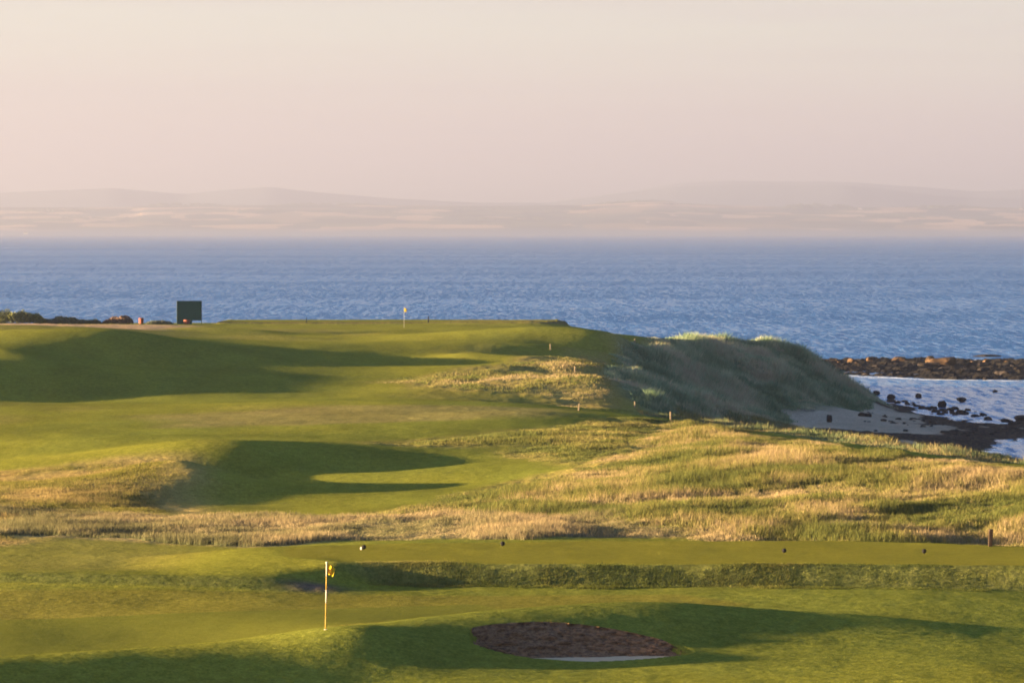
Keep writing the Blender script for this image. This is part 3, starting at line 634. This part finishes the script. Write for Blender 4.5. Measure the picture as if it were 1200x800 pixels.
# ------------------------------------------------------------------ flags
M_white = simple('white paint', (.45, .43, .40), .45, .05); M_yellow = simple('yellow paint', (.30, .21, .05), .5, .08); M_flag = simple('yellow flag cloth', (.55, .38, .02), .8, .08, 6)
M_black = simple('black plastic', (.012, .012, .014), .95, .1); M_grey = simple('galvanised metal', (.45, .45, .45), .4, .1, metal=.6); M_wood_d = simple('weathered wood', (.22, .15, .10), .85, .3, 12)
M_num = simple('flag number', (.25, .06, .02), .8, .05)
def flagstick(loc, label, h=2.13, lean=(.03, 0), rad=.016, bands=5, fw=.32, fh=.34, rz=0, colours=None):
    root = empty('golf_flag', loc, rz); tag(root, label, 'golf flag')
    cs = colours or [M_yellow, M_yellow, M_white, M_yellow, M_white]
    seg = [i*h/bands for i in range(bands+1)]
    for i in range(bands):
        MB().lathe([(rad, seg[i]), (rad, seg[i+1])], 12, lean=lean).build('pole_band', cs[i], root, True)
    MB().lathe([(rad*1.6, h), (rad*1.9, h+.02), (rad*1.2, h+.05)], 12, lean=lean).build('cap', M_white, root, True)
    MB().lathe([(.054, .002), (.054, .012), (.045, .012), (.045, -.08)], 18).build('cup', M_white, root, True)
    # limp cloth hanging in folds
    v = []; f = []; nu, nv = 18, 12
    for j in range(nv+1):
        tv = j/nv
        for i in range(nu+1):
            tu = i/nu; sag = tu**1.3*.16*(1-.35*tv)
            x = lean[0]*(h-.02-fh*tv)+rad+tu*fw*(.82-.25*tv*tu); y = .045*math.sin(tu*9+tv*2)*(.3+tu); z = h-.02-fh*tv*(1-.1*tu)-sag
            v.append((x, y, z))
    for th in (0, .004): pass
    for j in range(nv):
        for i in range(nu): a = j*(nu+1)+i; f.append((a, a+1, a+nu+2, a+nu+1))
    me = bpy.data.meshes.new('flag'); me.from_pydata(v, [], f); me.update(); fo = link('flag', me, M_flag, root); so = fo.modifiers.new('t', 'SOLIDIFY'); so.thickness = .006
    for p in me.polygons: p.use_smooth = True
    return root, fo
h1 = hit(381.5, 737.5)
root, fo = flagstick((h1[0], h1[1], float(surf(h1[0], h1[1]))), 'nearest flagstick, banded white and yellow with a limp yellow flag, on the near green', rad=.02, lean=(.018, 0))
# dark number on the cloth
nm = MB(); nm.box(.10, .13, -.035, -.03, 1.80, 1.94); nm.box(.13, .19, -.05, -.045, 1.90, 1.94); nm.box(.13, .18, -.05, -.045, 1.80, 1.83); nm.build('number', M_num, fo)
h2 = hit(473.5, 383.5)
flagstick((h2[0], h2[1], float(surf(h2[0], h2[1]))), 'distant flagstick with a small yellow flag on the far green by the sea', rad=.012, lean=(0, 0), fw=.4, fh=.42, colours=[M_grey]*5, h=2.2)

# ------------------------------------------------------------------ tee markers and posts
def place(u, v, y0=145): h = hit(u, v, y0); return (h[0], h[1], float(surf(h[0], h[1])))
def tee_marker(u, v, label):
    r = empty('tee_marker', place(u, v)); tag(r, label, 'tee marker', 'dark tee markers on the mown tee')
    MB().lathe([(.012, -.05), (.012, .05)], 8).build('spike', M_black, r, True)
    MB().lathe([(.03, .03), (.062, .05), (.085, .09), (.09, .12), (.08, .16), (.055, .19), (.02, .20)], 18).build('ball', M_black, r, True)
    return r
tee_marker(426.5, 644, 'leftmost dark tee marker, with a small white block at its left')
wb = MB(); wb.lathe([(.03, 0), (.045, .02), (.05, .06), (.04, .10), (.015, .12)], 14); wbo = wb.build('tee_marker_block', M_white, None, True); p = place(424.3, 644); wbo.location = (p[0]-.02, p[1], p[2]); tag(wbo, 'small white block against the leftmost dark tee marker', 'tee marker')  # small white rounded block touching the left side of the dark marker
tee_marker(589, 640, 'second dark tee marker from the left, nearest the pale grass fringe')
tee_marker(919, 648.5, 'dark tee marker second from the right, right of the middle of the tee')
tee_marker(1083, 649, 'dark tee marker closest to the wooden post')
def post(name, u, v, h, w, mat, label, group=None, y0=145, cat='post', top=None, lean=0):
    r = empty(name, place(u, v, y0), random.uniform(-.1, .1)); tag(r, label, cat, group)
    r.rotation_euler[1] = lean
    MB().box(-w/2, w/2, -w/2, w/2, -.3, h, w*.15).build('shaft', mat, r)
    MB().box(-w/2-.004, w/2+.004, -w/2-.004, w/2+.004, h, h+w*.35, w*.3).build('cap', top or mat, r)
    return r
M_post = simple('brown post wood', (.035, .024, .018), .8, .3, 10); M_pale = simple('bleached post wood', (.20, .165, .12), .8, .15, 10)
post('wooden_post', 1160.5, 640, .62, .17, M_post, 'stout brown wooden post at the right end of the tee', lean=.03)
post('marker_post', 645, 410, .5, .12, M_pale, 'pale post standing on the lit turf below the plateau edge')
post('marker_post', 674, 437, .5, .11, M_pale, 'pale post where the golden shoulder meets the dark dune hollow')
post('marker_post', 744, 402, .35, .12, M_pale, 'pale post at the left foot of the dune skyline')
post('marker_post', 744, 478, .45, .1, M_pale, 'pale post among reddish grass above the dune hollow')
post('marker_post', 786, 492, .5, .12, M_pale, 'short pale post at the near lip of the dune hollow')
post('marker_post', 678, 481, .45, .1, M_pale, 'leaning pale post in the dark scrub left of the dune hollow', lean=.12)
post('iron_post', 808, 403, .95, .10, M_black, 'thin dark post on the skyline of the marram dune', y0=540)
post('iron_post', 502, 378, .7, .12, M_black, 'thin dark post on the platform right of the far flag', y0=596)
post('iron_post', 359, 378, .55, .09, M_black, 'tiny dark post on the skyline right of the green board', y0=596)

# ------------------------------------------------------------------ green board
YB = 596.0; xb0 = (207-600)*YB/F; xb1 = (236.5-600)*YB/F; zb = float(surf(np.array([(xb0+xb1)/2]), np.array([YB]))[0])
ztop = H-(352.5-V0)*YB/F; M_board = simple('dark green painted board', (.010, .065, .055), 1.0, .15, 2)
M_frame = simple('dark green frame', (.01, .035, .035), .5, .1)
bd = empty('screen_board', ((xb0+xb1)/2, YB, zb), .16); tag(bd, 'big dark green board on legs standing on the skyline', 'board')
hw = (xb1-xb0)/2; ht = ztop-zb
MB().box(-hw+.06, hw-.06, -.05, .05, .42, ht-.05, .01).build('panel', M_board, bd)
for s in (-1, 1): MB().box(s*hw-.08 if s > 0 else -hw, hw if s > 0 else -hw+.08, -.08, .08, -.3, ht, .015).build('leg', M_frame, bd)
MB().box(-hw+.08, hw-.08, -.075, .075, ht-.06, ht, .01).build('top_rail', M_frame, bd)
MB().box(-hw+.08, -hw+1.75, -.07, .07, -.15, .44, .01).build('lower_panel', M_board, bd)
for s in (-.5, .4):
    b_ = MB(); b_.add([(s-.04, .05, ht*.7), (s+.04, .05, ht*.7), (s+.04, .12, ht*.7), (s-.04, .12, ht*.7), (s-.04, 1.3, -.2), (s+.04, 1.3, -.2), (s+.04, 1.4, -.2), (s-.04, 1.4, -.2)], [(0,1,2,3),(4,7,6,5),(0,4,5,1),(1,5,6,2),(2,6,7,3),(3,7,4,0)]); b_.build('brace', M_frame, bd)
M_red = simple('rusty red', (.17, .06, .045), .8, .25, 6)
def bin_(u, v, h, rad, label, y, name='litter_bin'):
    x = (u-600)*y/F; r = empty(name, (x, y, float(surf(np.array([x]), np.array([y]))[0]))); tag(r, label, 'bin', 'rusty red bins on the skyline')
    MB().lathe([(rad*.85, -.1), (rad*.9, .1), (rad, h*.85)], 14).build('drum', M_red, r, True)
    MB().lathe([(rad*1.08, h*.85), (rad*1.08, h*.9), (rad*.6, h*.98), (rad*.1, h)], 14).build('lid', M_red, r, True)
bin_(165.5, 376, .72, .3, 'small rusty red bin between the low bush and the green board', 594)
bin_(219, 376, .55, .38, 'small rusty red bin in front of the green board legs', 594.5)

# ------------------------------------------------------------------ bushes on the left skyline
def leafmat(name, cols):
    m, t, b = new_mat(name); tcn = nnode(t, 'ShaderNodeTexCoord'); n = noise(t, tcn.outputs['Object'], 3, 4); r = nnode(t, 'ShaderNodeValToRGB')
    r.color_ramp.elements[0].position = .35; r.color_ramp.elements[0].color = (*cols[0], 1); r.color_ramp.elements[1].position = .65; r.color_ramp.elements[1].color = (*cols[1], 1)
    t.links.new(n.outputs[0], r.inputs[0]); t.links.new(r.outputs[0], b.inputs['Base Color']); b.inputs['Roughness'].default_value = .8; return m
M_gorse = leafmat('gorse leaf', ((.03, .05, .02), (.13, .14, .025))); M_scrub = leafmat('scrub leaf', ((.035, .055, .035), (.08, .09, .05))); M_rust = leafmat('rusty scrub leaf', ((.06, .04, .03), (.16, .09, .06)))
M_stem = simple('bush stem', (.08, .055, .035), .9, .2)
def bush(u, y, wx, hy, mat, label, n=5000, depth=2.0, seed=1, prof=None):
    x = (u-600)*y/F; z0 = float(surf(np.array([x]), np.array([y]))[0]); r = empty('bush', (x, y, z0)); tag(r, label, 'bush', 'bushes on the left skyline')
    g_ = np.random.default_rng(seed); a = g_.uniform(0, 2*np.pi, n); rr = g_.random(n)**.4; px = np.cos(a)*rr*wx/2; py = np.sin(a)*rr*depth/2
    env = np.sqrt(np.clip(1-(px/(wx/2))**2-(py/(depth/2))**2*.8, 0, 1))**.7*(.85+.6*fbm(px+50*seed, py, .9, 3, seed)); env = np.maximum(env, .12)
    pz = env*hy*g_.random(n)**.45
    s = .09; d = g_.normal(0, 1, (n, 3)); d /= np.linalg.norm(d, axis=1)[:, None]; e = np.cross(d, g_.normal(0, 1, (n, 3))); e /= np.linalg.norm(e, axis=1)[:, None]
    c = np.stack([px, py, pz], -1); sz = s*g_.uniform(.6, 1.5, (n, 1)); V = np.stack([c-d*sz, c+e*sz*.6, c+d*sz, c-e*sz*.6], 1).reshape(-1, 3)
    link('foliage', np_mesh('foliage', V, np.arange(4*n).reshape(-1, 4), False), mat, r)
    sb = MB()
    for k in range(7):
        aa = random.uniform(0, 6.28); l = random.uniform(.2, .38)*wx
        q = (math.cos(aa)*l, math.sin(aa)*l*.5, hy*.6); w_ = .04
        sb.add([(-w_, 0, -.2), (w_, 0, -.2), (0, w_, -.2), (q[0]-.01, q[1], q[2]), (q[0]+.01, q[1], q[2]), (q[0], q[1]+.01, q[2])], [(0,1,4,3),(1,2,5,4),(2,0,3,5),(3,4,5),(0,2,1)])
    sb.build('stems', M_stem, r)
bush(18, 588, 7.4, 1.55, M_gorse, 'tallest dark gorse bush with sunlit yellow green top at the left edge', 9000, 3, 2)
bush(-45, 588, 6, 1.5, M_gorse, 'gorse bush just past the left edge of the view', 5000, 3, 3)
bush(72, 589, 5.2, .95, M_scrub, 'grey green scrub bush right of the gorse', 6000, 2.4, 4)
bush(102, 590, 3.4, .6, M_scrub, 'lowest dark scrub patch between the two taller bushes', 3000, 2, 5)
bush(138, 590, 3.6, .85, M_rust, 'low rusty topped bush left of the small red bin', 4000, 2, 6)
bush(187, 592, 3.2, .35, M_scrub, 'thin dark scrub at the foot of the green board', 2500, 1.6, 7)

# ------------------------------------------------------------------ reef and boulders
M_rock = new_mat('shore rock'); m, t, b = M_rock; M_rock = m
tcn = nnode(t, 'ShaderNodeTexCoord'); n1 = noise(t, tcn.outputs['Object'], 1.6, 5, .65); r = nnode(t, 'ShaderNodeValToRGB')
r.color_ramp.elements[0].position = .38; r.color_ramp.elements[0].color = (.02, .015, .013, 1); r.color_ramp.elements[1].position = .72; r.color_ramp.elements[1].color = (.12, .075, .045, 1)
t.links.new(n1.outputs[0], r.inputs[0]); t.links.new(r.outputs[0], b.inputs['Base Color']); b.inputs['Roughness'].default_value = .95; b.inputs['Specular IOR Level'].default_value = .08
M_wet = simple('wet weedy rock', (.022, .019, .020), .9, .4, 3)
M_shelf = simple('weedy rock shelf', (.009, .008, .008), 1.0, .5, .8)
rx = np.linspace(28, 165, 420); ry = np.linspace(668, 800, 200); RX, RY = np.meshgrid(rx, ry); d = sdf(RX, RY, REEF)+fbm(RX, RY*.5, 12, 4, 81)*6
rk = sm(1.5, -5, d); RZ = -1.0 + 1.05*rk + rk*(np.abs(fbm(RX, RY, 4, 5, 82, .65))*.75) + rk*fbm(RX, RY, 18, 3, 83)*.5
RZ += rk*.1*np.exp(-((RY-765)/16)**2)
id_ = np.arange(RX.size).reshape(RX.shape); qq = np.stack([id_[:-1, :-1], id_[:-1, 1:], id_[1:, 1:], id_[1:, :-1]], -1).reshape(-1, 4)
tag(link('rock_shelf', np_mesh('rock_shelf', np.stack([RX.ravel(), RY.ravel(), RZ.ravel()], -1), qq, False), M_shelf), 'dark weedy rock shelf running out into the sea', kind='structure')
def reef_z(x, y):
    i = int(np.clip(np.searchsorted(rx, x), 0, len(rx)-1)); j = int(np.clip(np.searchsorted(ry, y), 0, len(ry)-1)); return float(RZ[j, i])
import bmesh
def rock_mesh(seed, blocky=0.0):
    bm = bmesh.new(); bmesh.ops.create_icosphere(bm, subdivisions=3, radius=1.0); r_ = np.random.default_rng(seed)
    planes = [(Vector(r_.normal(0, 1, 3)).normalized(), r_.uniform(.55, .85)) for _ in range(9)]
    if blocky: planes += [(Vector(a), .72) for a in ((1,.1,0),(-1,0,.1),(0,1,0),(0,-1,.1),(0,0,1))]
    for v in bm.verts:
        p = v.co.copy()
        for n_, d_ in planes:
            k = p.dot(n_)-d_
            if k > 0: p -= n_*k*.92
        p *= 1+.12*float(vnoise(np.array([p.x*3+seed]), np.array([p.y*3+p.z*2]), seed)[0]); v.co = p
    me = bpy.data.meshes.new('rock'); bm.to_mesh(me); bm.free(); return me
RM = [rock_mesh(i) for i in range(7)]; RB = [rock_mesh(20+i, 1) for i in range(3)]
for m_ in RM: m_.materials.append(M_rock)
for m_ in RB: m_.materials.append(M_rock)
RMW = [m_.copy() for m_ in RM]
for m_ in RMW: m_.materials[0] = M_wet
def rock(x, y, z, sx, sy, sz, label, group, mesh=None, wet=False, name='boulder'):
    o = bpy.data.objects.new(name, mesh or random.choice(RMW if wet else RM)); col.objects.link(o); o.location = (x, y, z); o.scale = (sx, sy, sz); o.rotation_euler = (random.uniform(-.15, .15), random.uniform(-.15, .15), random.uniform(0, 6.28) if mesh is None else random.uniform(-.1, .1))
    return tag(o, label, 'rock', group)
def rrow(u, v, wpx, hpx, label, group=None, z=None, wet=False, mesh=None, Y=None):
    """a rock whose foot is sighted at (u, v) and stands at height z"""
    if Y is None: Y = (H-(z or 0))*F/(v-V0)
    w_ = wpx*Y/F; h_ = hpx*Y/F; zf = H-(v-V0)*Y/F
    return rock((u-600)*Y/F, Y, zf+h_*.4, w_*.62, w_*.5, h_*.8, label, group, mesh, wet)
rrow(1103, 433, 38, 14, 'largest flat topped block of rock on the reef, its left face lit orange', z=.9, mesh=RB[0], Y=752)
rrow(1090, 431, 15, 12, 'orange lit boulder against the left end of the largest reef block', z=.9, Y=762)
rrow(999, 427, 11, 7, 'pale orange boulder standing alone towards the left end of the reef', z=.9, Y=770)
rrow(1053, 425, 18, 7, 'dark peaked rock at the top of the reef left of the large block', z=.9, Y=775, mesh=RB[1])
rrow(1066, 427, 13, 7, 'dark rock right of the peaked reef rock', z=.9, Y=775)
rrow(1045, 428, 12, 5, 'brown rock left of the peaked reef rock', z=.9, Y=772)
rrow(1157, 419.5, 30, 4, 'low dark skerry in the water beyond the reef', z=0, wet=True, Y=812)
rrow(972, 494, 8, 8, 'dark upright boulder on the pale sand', z=1.1, wet=True, Y=None)
rrow(1010, 490, 9, 6, 'left one of two touching dark stones on the sand', z=1.0, wet=True)
rrow(1017, 490, 8, 6, 'right one of two touching dark stones on the sand', z=1.0, wet=True)
rrow(1127, 471, 11, 5, 'dark rock standing in the shallows just off the shingle spit', z=0, wet=True)
rrow(1104, 477, 9, 7, 'dark upright rock at the tip of the shingle spit', z=0, wet=True)
rrow(1077, 466, 8, 5, 'small dark rock in the lagoon left of the spit rocks', z=0, wet=True)
rrow(1166, 459.5, 7, 3, 'lone dark rock in the middle of the lagoon', z=0, wet=True)
rrow(1154, 445, 5, 3, 'tiny dark rock in the water near the reef', z=0, wet=True)
rrow(1027, 462, 9, 4, 'dark boulder where the dune foot meets the water', z=.1, wet=True)
rrow(1044, 467, 10, 5, 'dark boulder beside the dune foot at the water edge', z=.1, wet=True)
rrow(989, 448, 6, 3, 'small dark rock in the water off the dune end', z=0, wet=True)
rrow(1177, 440, 14, 6, 'dark reef rock at the near edge of the reef with surf beside it', z=0, wet=True)
rrow(1195, 493, 14, 7, 'dark boulder on the shingle at the right edge', z=.2, wet=True)
for k in range(46):     # along the reef
    x = random.uniform(40, 112); y = random.uniform(748, 784); s = random.uniform(.18, .42)+.45*random.random()**4
    rock(x, y, reef_z(x, y)+s*.15, s*random.uniform(.9, 1.5), s, s*random.uniform(.5, .9), 'one of the many weathered boulders strewn along the reef top', 'boulders along the reef')
for k in range(34):     # near edge of reef
    x = random.uniform(46, 108); y = random.uniform(700, 745); s = random.uniform(.3, .9)
    rock(x, y, max(reef_z(x, y), -.15)+s*.1, s*random.uniform(.9, 1.6), s, s*random.uniform(.4, .8), 'one of the dark weedy rocks on the near side of the reef', 'weedy rocks on the near side of the reef', wet=True)
SH = [(1040,470),(1052,474),(1065,472),(1080,478),(1092,480),(1110,484),(1130,484),(1150,489),(1170,492),(1190,496),(1205,500)]
for k in range(60):
    t_ = random.random()*(len(SH)-1); i = int(t_); f_ = t_-i; u = SH[i][0]*(1-f_)+SH[i+1][0]*f_+random.gauss(0, 5); v = SH[i][1]*(1-f_)+SH[i+1][1]*f_+random.gauss(0, 2.2); Y = H*F/(v-V0); x = (u-600)*Y/F
    z = float(surf(np.array([x]), np.array([Y]))[0]); s = random.uniform(.15, .5)
    rock(x, Y, max(z, -.05)+s*.15, s*1.3, s, s*.8, 'one of the dark stones along the shingle spit', 'stones along the shingle spit', wet=True, name='stone')

for k in range(70):
    u = random.uniform(1010, 1215); Y = random.uniform(485, 530); x = (u-600)*Y/F; z = float(surf(np.array([x]), np.array([Y]))[0]); s = random.uniform(.1, .32)
    rock(x, Y, max(z, -.05)+s*.1, s*1.5, s, s*.7, 'one of the small stones lying on the dark wrack of the cove', 'small stones on the dark wrack', wet=True, name='stone')

# ------------------------------------------------------------------ farmhouses on the far shore
M_lime = simple('limewashed wall', (.8, .76, .7), .8, .05, .2); M_slate = simple('slate roof', (.12, .12, .14), .7, .1, .3); M_dark = simple('dark window', (.02, .02, .03), .2, .05)
for (u, Y, L, lab) in ((30, 19900, 16, 'tiny white farmhouse low on the far shore, furthest left'), (759, 21200, 14, 'tiny white farmhouse at mid height on the far shore below the highest fields'), (1008, 23200, 15, 'tiny pale farmhouse beside the dark wood on the far shore'), (1197, 23200, 14, 'tiny pale farmhouse on the far shore at the right edge')):
    z = far_surf(u, Y); r = empty('farmhouse', ((u-600)*Y/F, Y, z)); tag(r, lab, 'house')
    MB().box(-L/2, L/2, -5, 5, -4, 8).build('wall', M_lime, r)
    rf = MB().add([(-L/2-.5, -5.6, 7.8), (L/2+.5, -5.6, 7.8), (L/2+.5, 5.6, 7.8), (-L/2-.5, 5.6, 7.8), (-L/2-.5, 0, 12), (L/2+.5, 0, 12)], [(0,1,5,4), (2,3,4,5), (0,4,3), (1,2,5), (0,3,2,1)]).build('roof', M_slate, r)
    MB().box(-L/2+.5, -L/2+2, -.7, .7, 10, 14.2).build('chimney', M_lime, rf)
    for wx in (-4.5, -1.5, 1.5, 4.5): MB().box(wx-.6, wx+.6, -5.05, -4.9, 4.6, 6.4).build('window', M_dark, r)
    MB().box(-.6, .6, -5.06, -4.9, -1, 2.2).build('door', M_dark, r)
